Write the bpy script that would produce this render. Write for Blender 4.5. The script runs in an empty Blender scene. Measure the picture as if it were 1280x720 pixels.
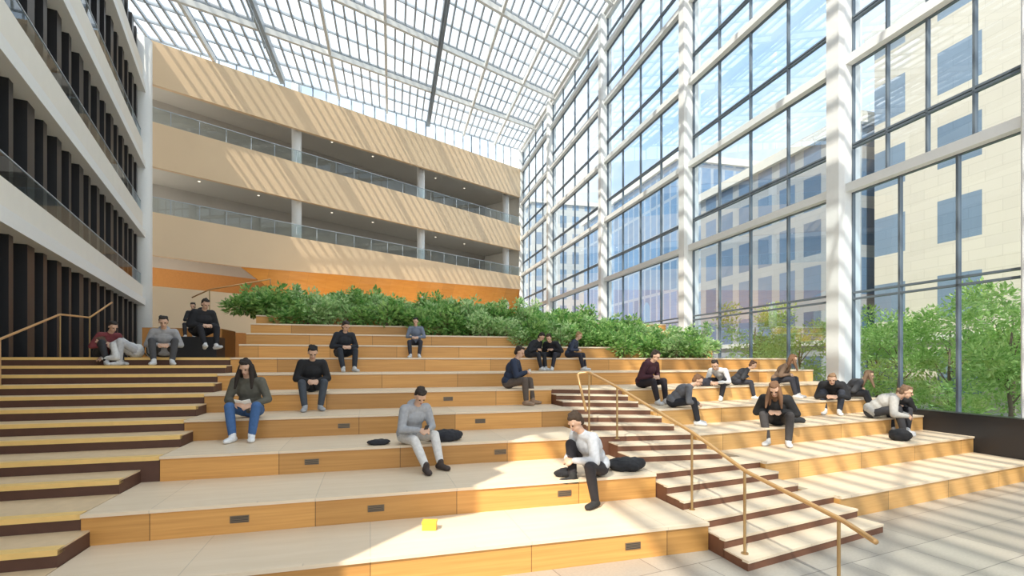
import bpy, math, random
from mathutils import Vector, Matrix
random.seed(7)
F=620.0; HZ=450.0; H=2.6
sc=bpy.context.scene
COL=sc.collection
def kx(px): return (px-640.0)/F
def unY(px,py,Y): return Vector((kx(px)*Y,Y,H-(py-HZ)/F*Y))
# ------------------------------------------------------------ materials
def nmat(name):
    m=bpy.data.materials.new(name); m.use_nodes=True
    nt=m.node_tree; b=nt.nodes['Principled BSDF']; return m,nt,b
def mat(name,col,rough=.5,metal=0,noise=0.0,nscale=8,spec=.5,emit=0):
    m,nt,b=nmat(name)
    b.inputs['Roughness'].default_value=rough; b.inputs['Metallic'].default_value=metal
    b.inputs['Specular IOR Level'].default_value=spec
    c=(*col,1)
    if noise>0:
        tc=nt.nodes.new('ShaderNodeTexCoord'); n=nt.nodes.new('ShaderNodeTexNoise'); n.inputs['Scale'].default_value=nscale
        n.inputs['Detail'].default_value=4
        nt.links.new(tc.outputs['Object'],n.inputs['Vector'])
        mx=nt.nodes.new('ShaderNodeMix'); mx.data_type='RGBA'
        mx.inputs[6].default_value=(*[x*(1-noise) for x in col],1); mx.inputs[7].default_value=(*[min(1,x*(1+noise)) for x in col],1)
        nt.links.new(n.outputs['Fac'],mx.inputs[0]); nt.links.new(mx.outputs[2],b.inputs['Base Color'])
    else: b.inputs['Base Color'].default_value=c
    if emit:
        b.inputs['Emission Color'].default_value=c; b.inputs['Emission Strength'].default_value=emit
    return m
def wood(name,c1,c2,angle,panel=1.7,var=.25,rough=.45,gs=(1.2,14,40),seam=True,seamd=.6):
    m,nt,b=nmat(name); N=nt.nodes.new; L=nt.links.new
    g=N('ShaderNodeNewGeometry'); r=N('ShaderNodeVectorRotate'); r.rotation_type='Z_AXIS'; r.inputs['Angle'].default_value=-angle
    L(g.outputs['Position'],r.inputs['Vector'])
    sep=N('ShaderNodeSeparateXYZ'); L(r.outputs[0],sep.inputs[0])
    mp=N('ShaderNodeMapping'); mp.inputs['Scale'].default_value=gs; L(r.outputs[0],mp.inputs['Vector'])
    n=N('ShaderNodeTexNoise'); n.inputs['Scale'].default_value=1; n.inputs['Detail'].default_value=4; n.inputs['Distortion'].default_value=.3; L(mp.outputs[0],n.inputs['Vector'])
    nr=N('ShaderNodeMapRange'); L(n.outputs['Fac'],nr.inputs[0]); nr.inputs[1].default_value=.2; nr.inputs[2].default_value=.8
    mx=N('ShaderNodeMix'); mx.data_type='RGBA'; mx.inputs[6].default_value=(*c1,1); mx.inputs[7].default_value=(*c2,1); L(nr.outputs[0],mx.inputs[0])
    d=N('ShaderNodeMath'); d.operation='DIVIDE'; L(sep.outputs[0],d.inputs[0]); d.inputs[1].default_value=panel
    zz=N('ShaderNodeMath'); zz.operation='MULTIPLY'; L(sep.outputs[2],zz.inputs[0]); zz.inputs[1].default_value=2.63
    zf=N('ShaderNodeMath'); zf.operation='FLOOR'; L(zz.outputs[0],zf.inputs[0])
    of=N('ShaderNodeMath'); of.operation='MULTIPLY_ADD'; L(zf.outputs[0],of.inputs[0]); of.inputs[1].default_value=.37; L(d.outputs[0],of.inputs[2])
    if not seam: of.inputs[1].default_value=0
    fl=N('ShaderNodeMath'); fl.operation='FLOOR'; L(of.outputs[0],fl.inputs[0])
    cb=N('ShaderNodeCombineXYZ'); L(fl.outputs[0],cb.inputs[0]); 
    if seam: L(zf.outputs[0],cb.inputs[1])
    wn=N('ShaderNodeTexWhiteNoise'); wn.noise_dimensions='3D'; L(cb.outputs[0],wn.inputs[0])
    mr=N('ShaderNodeMapRange'); L(wn.outputs['Value'],mr.inputs[0]); mr.inputs[3].default_value=1-var; mr.inputs[4].default_value=1+var
    fr=N('ShaderNodeMath'); fr.operation='FRACT'; L(of.outputs[0],fr.inputs[0])
    gt=N('ShaderNodeMath'); gt.operation='GREATER_THAN'; L(fr.outputs[0],gt.inputs[0]); gt.inputs[1].default_value=.012/panel
    ma=N('ShaderNodeMath'); ma.operation='MULTIPLY_ADD'; L(gt.outputs[0],ma.inputs[0]); ma.inputs[1].default_value=seamd; ma.inputs[2].default_value=1-seamd
    mu=N('ShaderNodeMath'); mu.operation='MULTIPLY'; L(ma.outputs[0],mu.inputs[0]); L(mr.outputs[0],mu.inputs[1])
    vm=N('ShaderNodeVectorMath'); vm.operation='SCALE'; L(mx.outputs[2],vm.inputs[0]); L(mu.outputs[0],vm.inputs['Scale'])
    L(vm.outputs[0],b.inputs['Base Color']); b.inputs['Roughness'].default_value=rough
    return m
A1=math.radians(16); A2=math.radians(24.4)
U=Vector((math.cos(A1),math.sin(A1),0)); V=Vector((-math.sin(A1),math.cos(A1),0))
U2=Vector((math.cos(A2),math.sin(A2),0)); V2=Vector((-math.sin(A2),math.cos(A2),0))
M={}
M['riser']=wood('riser_wood',(.47,.22,.055),(.63,.33,.095),A1,1.9,.26,gs=(.8,10,26))
M['riser2']=wood('riser_wood_side',(.56,.30,.09),(.70,.42,.16),A2,1.9,.2)
M['tread']=wood('tread_wood',(.70,.56,.395),(.78,.645,.48),A1,1.9,.05,.42,seamd=.2,gs=(1.0,8,20))
M['core']=mat('plinth_wood',(.46,.21,.055),.6,noise=.15)
M['parapet']=mat('parapet_wood',(.78,.575,.365),.55,noise=.05,nscale=.4)
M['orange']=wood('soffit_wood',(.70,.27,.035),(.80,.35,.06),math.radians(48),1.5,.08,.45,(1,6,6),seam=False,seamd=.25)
M['white']=mat('white_paint',(.80,.80,.78),.55,noise=.03)
M['cream']=mat('cream_panel',(.80,.76,.68),.6,noise=.05,nscale=2)
M['ceil']=mat('ceiling_paint',(.60,.575,.53),.7)
M['inner']=mat('inner_wall_paint',(.42,.39,.35),.8,noise=.15,nscale=.6)
M['dark']=mat('black_panel',(.014,.014,.016),.45)
M['dglass']=mat('dark_glazing',(.14,.155,.16),.15,noise=.5,nscale=.4)
M['mull']=mat('grey_mullion',(.14,.17,.20),.4,metal=.2)
M['bar']=mat('steel_bar_paint',(.42,.47,.52),.45)
M['dbar']=mat('dark_steel_paint',(.24,.28,.32),.45)
M['brass']=mat('bronze_wood_rail',(.55,.32,.13),.3,metal=.3)
M['post']=mat('bronze_post',(.42,.27,.12),.35,metal=.6)
M['vent']=mat('vent_metal',(.20,.15,.10),.4,metal=.5)
M['slot']=mat('vent_slot_black',(.02,.02,.02),.6)
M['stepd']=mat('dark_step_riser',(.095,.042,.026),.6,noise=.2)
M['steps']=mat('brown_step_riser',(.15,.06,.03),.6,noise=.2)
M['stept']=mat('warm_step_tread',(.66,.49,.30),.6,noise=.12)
M['nose']=mat('yellow_nosing',(.84,.56,.20),.45,noise=.1)
M['blk']=mat('black_planter_metal',(.018,.018,.02),.35)
M['trunk']=mat('bark',(.22,.16,.11),.9,noise=.3)
M['pave']=mat('paving_outside',(.50,.48,.45),.8,noise=.1)
def leafmat(name,c1,c2,tr=.4):
    m,nt,b=nmat(name); N=nt.nodes.new; L=nt.links.new
    g=N('ShaderNodeNewGeometry'); mx=N('ShaderNodeMix'); mx.data_type='RGBA'
    mx.inputs[6].default_value=(*c1,1); mx.inputs[7].default_value=(*c2,1); L(g.outputs['Random Per Island'],mx.inputs[0])
    L(mx.outputs[2],b.inputs['Base Color']); b.inputs['Roughness'].default_value=.4
    t=N('ShaderNodeBsdfTranslucent'); L(mx.outputs[2],t.inputs['Color']); ms=N('ShaderNodeMixShader'); ms.inputs[0].default_value=tr
    L(b.outputs[0],ms.inputs[1]); L(t.outputs[0],ms.inputs[2]); L(ms.outputs[0],nt.nodes['Material Output'].inputs[0]); return m
M['leaf']=leafmat('shrub_leaf',(.10,.30,.06),(.50,.70,.24),.45)
M['leaf2']=leafmat('pale_shrub_leaf',(.22,.46,.14),(.72,.86,.46),.45)
M['tleaf']=leafmat('tree_leaf',(.24,.44,.09),(.60,.78,.27),.5)
def glassmat(name,tint,refl,rough=.01,frit=0):
    m=bpy.data.materials.new(name); m.use_nodes=True; nt=m.node_tree; nt.nodes.clear(); N=nt.nodes.new; L=nt.links.new
    o=N('ShaderNodeOutputMaterial'); t=N('ShaderNodeBsdfTransparent'); t.inputs[0].default_value=(*tint,1)
    g=N('ShaderNodeBsdfGlossy'); g.inputs['Roughness'].default_value=rough; g.inputs[0].default_value=(.9,.95,1,1)
    lw=N('ShaderNodeLayerWeight'); lw.inputs[0].default_value=.3
    mu=N('ShaderNodeMath'); mu.operation='MULTIPLY_ADD'; L(lw.outputs['Fresnel'],mu.inputs[0]); mu.inputs[1].default_value=refl; mu.inputs[2].default_value=.03
    ms=N('ShaderNodeMixShader'); L(mu.outputs[0],ms.inputs[0]); L(t.outputs[0],ms.inputs[1]); L(g.outputs[0],ms.inputs[2])
    src=ms
    if frit:
        tl=N('ShaderNodeBsdfTranslucent'); tl.inputs[0].default_value=(.95,.96,.97,1); m2=N('ShaderNodeMixShader'); m2.inputs[0].default_value=frit
        L(ms.outputs[0],m2.inputs[1]); L(tl.outputs[0],m2.inputs[2]); src=m2
    L(src.outputs[0],o.inputs[0]); return m
M['glass']=glassmat('clear_glass',(.77,.86,.93),.26)
M['rglass']=glassmat('roof_glass',(.90,.94,.97),.10,frit=.14)
M['rglass2']=glassmat('fritted_roof_glass',(.72,.81,.88),.10,frit=.25)
M['guard']=glassmat('guard_glass',(.80,.90,.92),.6)
def tilemat():
    m,nt,b=nmat('floor_tile'); N=nt.nodes.new; L=nt.links.new
    g=N('ShaderNodeNewGeometry'); r=N('ShaderNodeVectorRotate'); r.rotation_type='Z_AXIS'; r.inputs['Angle'].default_value=-A2
    L(g.outputs['Position'],r.inputs['Vector'])
    br=N('ShaderNodeTexBrick'); br.inputs['Scale'].default_value=1; br.inputs['Brick Width'].default_value=1.2; br.inputs['Row Height'].default_value=.8
    br.inputs['Mortar Size'].default_value=.007; br.inputs['Color1'].default_value=(.38,.335,.28,1); br.inputs['Color2'].default_value=(.48,.43,.36,1); br.inputs['Mortar'].default_value=(.20,.175,.15,1)
    L(r.outputs[0],br.inputs['Vector'])
    n=N('ShaderNodeTexNoise'); n.inputs['Scale'].default_value=30; L(r.outputs[0],n.inputs['Vector'])
    mx=N('ShaderNodeMix'); mx.data_type='RGBA'; mx.blend_type='MULTIPLY'; mx.inputs[0].default_value=.25
    L(br.outputs[0],mx.inputs[6]); L(n.outputs['Fac'],mx.inputs[7]); L(mx.outputs[2],b.inputs['Base Color'])
    b.inputs['Roughness'].default_value=.35; return m
M['tile']=tilemat()
def bldmat(name,wall,glass,w,h,mort,k=1.5):
    m,nt,b=nmat(name); N=nt.nodes.new; L=nt.links.new
    tc=N('ShaderNodeTexCoord'); sp=N('ShaderNodeSeparateXYZ'); L(tc.outputs['Object'],sp.inputs[0])
    ad=N('ShaderNodeMath'); ad.operation='ADD'; L(sp.outputs[0],ad.inputs[0]); L(sp.outputs[1],ad.inputs[1])
    cb=N('ShaderNodeCombineXYZ'); L(ad.outputs[0],cb.inputs[0]); L(sp.outputs[2],cb.inputs[1])
    br=N('ShaderNodeTexBrick'); br.offset=0; br.inputs['Scale'].default_value=1; br.inputs['Brick Width'].default_value=w; br.inputs['Row Height'].default_value=h
    br.inputs['Mortar Size'].default_value=mort; br.inputs['Mortar Smooth'].default_value=0; br.inputs['Color1'].default_value=(*glass,1); br.inputs['Color2'].default_value=(*[g*k for g in glass],1); br.inputs['Mortar'].default_value=(*wall,1)
    L(cb.outputs[0],br.inputs['Vector'])
    b2=N('ShaderNodeTexBrick'); b2.inputs['Scale'].default_value=1; b2.inputs['Brick Width'].default_value=1.6; b2.inputs['Row Height'].default_value=.6; b2.inputs['Mortar Size'].default_value=.02
    b2.inputs['Color1'].default_value=(1,1,1,1); b2.inputs['Color2'].default_value=(.94,.94,.95,1); b2.inputs['Mortar'].default_value=(.86,.86,.86,1); L(cb.outputs[0],b2.inputs['Vector'])
    mx=N('ShaderNodeMix'); mx.data_type='RGBA'; mx.blend_type='MULTIPLY'; mx.inputs[0].default_value=1; L(br.outputs[0],mx.inputs[6]); L(b2.outputs[0],mx.inputs[7])
    L(mx.outputs[2],b.inputs['Base Color'])
    mr=N('ShaderNodeMapRange'); L(br.outputs['Fac'],mr.inputs[0]); mr.inputs[3].default_value=.1; mr.inputs[4].default_value=.8; L(mr.outputs[0],b.inputs['Roughness'])
    return m
# ------------------------------------------------------------ mesh helpers
class Geo:
    def __init__(s): s.v=[]; s.f=[]; s.m=[]
    def add(s,v,f,mi=0):
        o=len(s.v); s.v+= [Vector(x) for x in v]; s.f+=[tuple(i+o for i in q) for q in f]; s.m+=[mi]*len(f)
    def prism(s,poly,z0,z1,mi=0):
        n=len(poly); a=sum(poly[i][0]*poly[(i+1)%n][1]-poly[(i+1)%n][0]*poly[i][1] for i in range(n))
        if a<0: poly=poly[::-1]
        v=[(p[0],p[1],z0) for p in poly]+[(p[0],p[1],z1) for p in poly]
        f=[tuple(range(n-1,-1,-1)),tuple(range(n,2*n))]+[(i,(i+1)%n,n+(i+1)%n,n+i) for i in range(n)]
        s.add(v,f,mi)
    def bar(s,p,q,w,h,up=Vector((0,0,1)),mi=0):
        p=Vector(p);q=Vector(q)
        if (q-p).length<1e-3: return
        d=(q-p).normalized(); a=d.cross(up)
        if a.length<1e-3: a=d.cross(Vector((1,0,0)))
        a.normalize(); b=a.cross(d).normalized(); a*=w/2; b*=h/2
        v=[p-a-b,p+a-b,p+a+b,p-a+b,q-a-b,q+a-b,q+a+b,q-a+b]
        s.add(v,[(0,3,2,1),(4,5,6,7),(0,1,5,4),(1,2,6,5),(2,3,7,6),(3,0,4,7)],mi)
    def tube(s,pts,rs,seg=10,caps=True,mi=0):
        pts=[Vector(p) for p in pts]
        if not hasattr(rs,'__len__'): rs=[rs]*len(pts)
        v=[];f=[]; n=len(pts); pa=None
        for i,p in enumerate(pts):
            d=(pts[min(i+1,n-1)]-pts[max(i-1,0)]).normalized()
            if pa is None:
                a=d.cross(Vector((0,0,1)))
                if a.length<.01: a=d.cross(Vector((1,0,0)))
            else: a=pa-d*pa.dot(d)
            a.normalize(); pa=a; b=d.cross(a)
            for k in range(seg):
                t=2*math.pi*k/seg; v.append(p+(a*math.cos(t)+b*math.sin(t))*rs[i])
        for i in range(n-1):
            for k in range(seg):
                f.append((i*seg+k,i*seg+(k+1)%seg,(i+1)*seg+(k+1)%seg,(i+1)*seg+k))
        f.append(tuple(range(seg-1,-1,-1))); f.append(tuple((n-1)*seg+k for k in range(seg)))
        s.add(v,f,mi)
    def ell(s,c,r,R=None,nu=12,nv=8,mi=0):
        c=Vector(c); v=[];f=[]
        for j in range(1,nv):
            th=math.pi*j/nv
            for i in range(nu):
                ph=2*math.pi*i/nu; p=Vector((r[0]*math.sin(th)*math.cos(ph),r[1]*math.sin(th)*math.sin(ph),r[2]*math.cos(th)))
                v.append(c+(R@p if R else p))
        t=Vector((0,0,r[2])); t=R@t if R else t
        v+=[c+t,c-t]; a=len(v)-2; b=a+1
        for j in range(nv-2):
            for i in range(nu): f.append((j*nu+i,(j+1)*nu+i,(j+1)*nu+(i+1)%nu,j*nu+(i+1)%nu))
        for i in range(nu): f.append((a,i,(i+1)%nu)); f.append((b,(nv-2)*nu+(i+1)%nu,(nv-2)*nu+i))
        s.add(v,f,mi)
    def cap(s,p,r0,q,r1,seg=10):
        p=Vector(p);q=Vector(q);d=(q-p); l=d.length
        if l<1e-5: s.ell(p,(r0,)*3); return
        d/=l; P=[];R=[]
        for t in (85,60,30): P.append(p-d*r0*math.sin(math.radians(t))); R.append(r0*math.cos(math.radians(t)))
        P.append(p);R.append(r0);P.append(q);R.append(r1)
        for t in (30,60,85): P.append(q+d*r1*math.sin(math.radians(t))); R.append(r1*math.cos(math.radians(t)))
        a=d.cross(Vector((0,0,1)))
        if a.length<.05: a=d.cross(Vector((1,0,0)))
        a.normalize(); b=d.cross(a); v=[];f=[];n=len(P)
        for i in range(n):
            for k in range(seg):
                t=2*math.pi*k/seg; v.append(P[i]+(a*math.cos(t)+b*math.sin(t))*R[i])
        for i in range(n-1):
            for k in range(seg): f.append((i*seg+k,i*seg+(k+1)%seg,(i+1)*seg+(k+1)%seg,(i+1)*seg+k))
        f.append(tuple(range(seg-1,-1,-1))); f.append(tuple((n-1)*seg+k for k in range(seg)))
        s.add(v,f)
    def mesh(s,name,mats,off=Vector((0,0,0)),smooth=False):
        me=bpy.data.meshes.new(name); me.from_pydata([v-off for v in s.v],[],s.f)
        for m in (mats if isinstance(mats,(list,tuple)) else [mats]): me.materials.append(m)
        me.polygons.foreach_set('material_index',s.m)
        if smooth: me.polygons.foreach_set('use_smooth',[True]*len(s.f))
        me.update(); return me
def top(name,loc,label=None,cat=None,group=None,kind=None,rot=0,data=None):
    o=bpy.data.objects.new(name,data); o.location=loc; o.rotation_euler=(0,0,rot); COL.objects.link(o)
    if data is None: o.empty_display_size=.2
    if label: o['label']=label
    if cat: o['category']=cat
    if group: o['group']=group
    if kind: o['kind']=kind
    return o
def part(par,name,geo,mats,world=True,smooth=False,label=None):
    off=Vector(par.location) if world else Vector((0,0,0))
    o=bpy.data.objects.new(name,geo.mesh(name,mats,off,smooth)); COL.objects.link(o); o.parent=par
    if label: o['label']=label
    return o
def solid(name,geo,mats,label=None,cat=None,group=None,kind=None,loc=None,smooth=False):
    if loc is None:
        c=Vector((0,0,0))
        for v in geo.v: c+=v
        c/=len(geo.v); c.z=min(v.z for v in geo.v); loc=c
    o=bpy.data.objects.new(name,geo.mesh(name,mats,Vector(loc),smooth)); o.location=loc; COL.objects.link(o)
    if label: o['label']=label
    if cat: o['category']=cat
    if group: o['group']=group
    if kind: o['kind']=kind
    return o
# ------------------------------------------------------------ layout
RZ=.38
C=[None,5.8,7.1,8.7,10.2,11.5,12.8,14.1,15.4,16.7,18.0,19.3,20.6]
C2=[None,5.16,6.31,7.46,8.61,9.76,10.91,12.06,13.2,14.35,15.5,16.6,17.7]
UL=[None,-3.2,-3.3,-3.05,-3.2,-3.25,-3.35,-3.4,-3.5,-3.6,-3.75,-3.85,-3.9]
def PT(px,c):
    Y=c/(V.y+V.x*kx(px)); return Vector((kx(px)*Y,Y,0))
def PR(px,c):
    Y=c/(V2.y+V2.x*kx(px)); return Vector((kx(px)*Y,Y,0))
def uvp(u,c): return U*u+V*c
def fold(n):
    a,b,c,d=V.x,V.y,V2.x,V2.y; det=a*d-b*c
    return Vector(((C[n]*d-b*C2[n])/det,(a*C2[n]-c*C[n])/det,0))
def FX(Y): return 15-.242*Y
def facR(c2,inset=1.0):
    k=15-inset; Y=(c2-V2.x*k)/(V2.y-.242*V2.x); return Vector((k-.242*Y,Y,0))
P0=Vector((-13,12.6,0)); LD=Vector((-.55,1,0))
def LW(t,off=0):
    n=Vector((1,.55,0)).normalized(); return P0+LD*t+n*off
def wallL(c,off=.3):
    p=LW(0,off); t=(c-V.dot(p))/V.dot(LD); return p+LD*t
uend=[None,4.45,4.45,4.1,4.3,4.3]
ru=[None,8.2,7.9,7.4,7.3,7.4]
GT='stepped timber seating tiers'
def tier(n,front,back,rm,vents,label):
    z=RZ*n; loc=Vector((front[0].x,front[0].y,0))
    e=top('seating_tier',loc,label,'seating',GT)
    g=Geo(); poly=[(p.x,p.y) for p in front]+[(p.x,p.y) for p in reversed(back)]
    g.prism(poly,0.0,z-.05); part(e,'base',g,M['riser'])
    g=Geo(); g.prism(poly,z-.05,z); part(e,'tread',g,M['tread'])
    for i in range(len(front)-1):
        a,b=front[i],front[i+1]; d=(b-a).normalized(); nn=Vector((d.y,-d.x,0))
        g=Geo(); p=[a,b,b+nn*.02,a+nn*.02]
        g.prism([(q.x,q.y) for q in p],max(0,z-RZ),z-.045); part(e,'riser',g,rm if i==0 else M['riser2'])
        g=Geo(); p=[a-nn*.02,b-nn*.02,b+nn*.045,a+nn*.045]
        g.prism([(q.x,q.y) for q in p],z-.04,z+.003); part(e,'nosing',g,M['tread'])
    for vx in vents:
        a,b=front[0],front[1]; d=(b-a).normalized(); nn=Vector((d.y,-d.x,0))
        k=kx(vx); t=(k*a.y-a.x)/(d.x-k*d.y); c=a+d*t+nn*.025
        g=Geo(); q=[c-d*.11-nn*.02,c+d*.11-nn*.02,c+d*.11+nn*.006,c-d*.11+nn*.006]
        g.prism([(w.x,w.y) for w in q],z-.245,z-.155,0)
        for s in range(4):
            zz=z-.235+s*.02; q=[c-d*.1,c+d*.1,c+d*.1+nn*.008,c-d*.1+nn*.008]; g.prism([(w.x,w.y) for w in q],zz,zz+.008,1)
        part(e,'vent',g,[M['vent'],M['slot']])
    return e
vents={1:[790],2:[300,470,705],3:[390,625],4:[430,600],5:[560]}
for n in range(1,6):
    d=C[n+1]+.03
    tier(n,[uvp(UL[n],C[n]),uvp(uend[n],C[n])],[uvp(UL[n],d),uvp(uend[n],d)],M['riser'],vents[n],'long golden oak seating tier with pale tread and panelled riser')
for n in range(1,6):
    a=U2*ru[n]+V2*C2[n]; b=facR(C2[n],1.0)
    if n<5: back=[U2*ru[n]+V2*(C2[n+1]+.03),facR(C2[n+1]+.03)]
    else: back=[uvp(U.dot(a),C[6]+.03),fold(6)+V*.03,facR(C2[6]+.03)]
    tier(n,[a,b],back,M['riser2'],[],'pale oak seating platform tier beside the glazed wall')
LASTN=11; XR=[0]*8+[890,868,850,832]
for n in range(6,LASTN+1):
    if n<8:
        fr=[uvp(UL[n],C[n]),fold(n),facR(C2[n])]
        bk=[uvp(UL[n],C[n+1]+.03),fold(n+1)+V*.03,facR(C2[n+1]+.03)]
    else:
        a=uvp(UL[n],C[n]); b=PT(XR[n],C[n]); d=C[n+1]+(.03 if n<LASTN else 3)
        fr=[a,b]; bk=[uvp(UL[n],d),uvp(U.dot(b),d)]
    tier(n,fr,bk,M['riser'],[],'long golden oak seating tier spanning the hall below planting')
# ------------------------------------------------------------ stairs
def stair(name,steps,label,mr,mt,mn,nd=.06,nh=.045):
    p=steps[0][0]; e=top(name,Vector((p.x,p.y,0)),label,'stairs')
    for (a,b,c,d,z) in steps:
        g=Geo(); g.prism([(q.x,q.y) for q in (a,b,c,d)],0,z-.02,0); g.prism([(q.x,q.y) for q in (a,b,c,d)],z-.02,z,1)
        part(e,'step',g,[mr,mt])
        dd=(b-a).normalized(); nn=Vector((dd.y,-dd.x,0)); g=Geo(); q=[a+nn*.012,b+nn*.012,b-nn*nd,a-nn*nd]
        g.prism([(w.x,w.y) for w in q],z-nh,z+.004); part(e,'nosing',g,mn)
    return e
st=[]
for n in range(1,8):
    for h in (1,0):
        k=2*n-h; z=.19*k
        cf=C[n]-h*.66 ; cb=C[n] if h else (C[n+1]-.66)
        if k==14: cb=26
        ua=UL[max(1,n-h)]-.012
        r0=uvp(ua,cf); r1=uvp(ua if k<14 else ua-.9,cb+.02)
        st.append((wallL(cf),r0,r1,wallL(cb+.02),z))
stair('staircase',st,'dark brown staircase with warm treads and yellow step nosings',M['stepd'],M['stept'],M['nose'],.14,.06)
st=[]
for n in range(1,6):
    dl=.42; dr=.37
    for h in (2,1,0):
        z=RZ*n-h*RZ/3
        cl=C[n]-h*dl+.1; cr=C2[n]-h*dr+.08
        if h: clb=C[n]-(h-1)*dl+.12; crb=C2[n]-(h-1)*dr+.1
        else: clb=(C[n+1]-2*dl+.12) if n<5 else C[6]+.02; crb=C2[n+1]-2*dr+.1
        ul=uend[n]+.015; ur=ru[n]-.015
        if h and n>1: ul=max(uend[n-1],uend[n])+.015; ur=min(ru[n-1],ru[n])-.015
        a=uvp(ul,cl); b=U2*ur+V2*cr; d=uvp(ul,clb); c=U2*ur+V2*crb
        if n==5 and h==0: c=uvp(U.dot(b)-.02,C[6]+.02)
        st.append((a,b,c,d,z))
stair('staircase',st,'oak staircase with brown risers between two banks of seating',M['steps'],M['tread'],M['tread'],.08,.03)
# ------------------------------------------------------------ rails
def rail(pts,posts,label,r=.026):
    e=top('handrail',Vector((posts[0][0],posts[0][1],posts[0][2])),label,'handrail')
    g=Geo(); P=[Vector(p) for p in pts]; Q=[P[0]]
    for i in range(1,len(P)-1):
        a=P[i]+(P[i-1]-P[i]).normalized()*.07; b=P[i]+(P[i+1]-P[i]).normalized()*.07
        for t in (0,.25,.5,.75,1): Q.append(a*(1-t)**2+P[i]*2*t*(1-t)+b*t*t)
    Q.append(P[-1]); g.tube(Q,r,12); part(e,'rail',g,M['brass'],smooth=True)
    for (x,y,z,zt) in posts:
        g=Geo(); g.tube([(x,y,z),(x,y,zt)],.018,10); g.tube([(x,y,z),(x,y,z+.012)],.045,14); part(e,'post',g,M['post'],smooth=False)
    return e
rail([(1.45,9.7,1.6),(1.35,10.25,2.32),(1.58,10.2,2.35),(1.95,9.2,2.1),(2.67,7.36,1.53),(2.98,6.3,1.18),(3.38,5.06,.96),(3.30,4.5,.95)],
     [(3.36,5.1,0,.95),(2.97,6.33,.13,1.17),(2.67,7.36,.38,1.51),(1.95,9.2,1.14,2.08),(1.58,10.17,1.14,2.33)],'bronze handrail on slender posts down the oak stairs')
q=[unY(-60,455,8.4),unY(0,424,10),unY(75,393,13),unY(112,397,15),unY(140,378,15.6)]
def stepz(p):
    c=V.dot(p); z=0
    for n in range(1,8):
        if c>=C[n]-.66: z=.19*(2*n-1)
        if c>=C[n]: z=.38*n
    return z
rail(q,[(p.x,p.y,stepz(p),p.z-.01) for p in q[:4]],'brass handrail beside the dark staircase')
q=[unY(240,372,19.2),unY(262,362,19.2),unY(338,349,19.6)]
rail(q,[(p.x,p.y,2.66 if U.dot(p)<UL[10] else 4.18,p.z) for p in q[1:]],'short brass handrail beside the planting')
# ------------------------------------------------------------ floor, ground
g=Geo(); g.prism([(-24,-8),(FX(-8),-8),(FX(58),58),(-24,58)],-.2,0); solid('floor',g,M['tile'],kind='structure')
g=Geo(); g.prism([(-80,-60),(140,-60),(140,160),(-80,160)],-.5,-.22); solid('ground',g,M['pave'],'grey paved ground around the building','ground')
# ------------------------------------------------------------ back wing + roof definition
P1=Vector((-22.8,30.4,0)); WD=Vector((.9,1,0)); WL=WD.normalized(); WN=Vector((WL.y,-WL.x,0))
def W(t,z,off=0): return P1+WD*t+WN*off+Vector((0,0,z))
TE=26.6; RK=.142; RTOP=26.9
def sd_(p): return (FX(p.y)-p.x)*.972
def roofz(p): return RTOP-RK*max(0,sd_(p))
# ------------------------------------------------------------ right facade
FD=Vector((-.242,1,0)).normalized(); FN=Vector((FD.y,-FD.x,0))
CY=[-7,-1,5.2,11.3,16.46,25,34.8,46.5,57.0]
LV=[0,8.17,12.3,16.4,20.5,24.2,26.9]
wn=[0]
def window(ctrs,mx,nz,label,glass='glass',fw=.05,mm='mull',transom=None,fd=.12,fw2=None):
    wn[0]+=1; bl,br,tr,tl=[Vector(c) for c in ctrs]
    e=top('window_%d'%wn[0],bl,label,'window',kind='structure')
    g=Geo(); g.add([bl,br,tr,tl],[(0,1,2,3)]); part(e,'glass',g,M[glass])
    nrm=(br-bl).cross((tl-bl) if (tl-bl).length>.01 else (tr-br)).normalized()
    g=Geo()
    for i in range(mx+1):
        t=i/mx; g.bar(bl.lerp(br,t),tl.lerp(tr,t),fw,fd,up=nrm)
    zs=transom if transom else [j/nz for j in range(nz+1)]
    for t in zs: g.bar(bl.lerp(tl,t),br.lerp(tr,t),fw2 or fw,fd,up=nrm)
    part(e,'frame',g,M[mm]); return e
def fp(Y,z,off=0): return Vector((FX(Y),Y,z))+FN*off
for i in range(len(CY)):
    Y=CY[i]; c=fp(Y,0,-.05); g=Geo()
    poly=[c+FD*a+FN*b for a,b in ((-.34,-.3),(-.24,-.42),(.24,-.42),(.34,-.3),(.34,.34),(-.34,.34))]
    if i==8: poly=[c+(p-c)*.9 for p in poly]
    g.prism([(p.x,p.y) for p in poly],0,26.75)
    solid('column',g,M['white'],'tall white painted column of the glazed wall','column',group='facade columns')
for i in range(len(CY)-1):
    a=CY[i]+.33; b=CY[i+1]-.33
    for j in range(len(LV)-1):
        z0=LV[j]+(.13 if j else 0); z1=LV[j+1]-.13
        tr=[0,.57,.595,1] if j==0 else [0,.31,.335,1]
        window((fp(a,z0),fp(b,z0),fp(b,z1),fp(a,z1)),4 if (j or i>3) else 3,1,'tall clear window with slim grey mullions in white frame',transom=tr,fw=.06)
    for j in range(1,len(LV)):
        g=Geo(); g.bar(fp(CY[i]+.34,LV[j],-.1),fp(CY[i+1]-.34,LV[j],-.1),.42,.27 if j<len(LV)-1 else .45)
        solid('facade_beam',g,M['white'],'white horizontal beam spanning between facade columns','beam',group='facade beams')
g=Geo(); a=fp(9.2,0,-.95);b=fp(17.2,0,-.95)
g.prism([(p.x,p.y) for p in (a,b,b+FN*.4,a+FN*.4)],.0,1.28); solid('planter_box',g,M['blk'],'long black metal planter bench against the window wall','planter')
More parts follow.
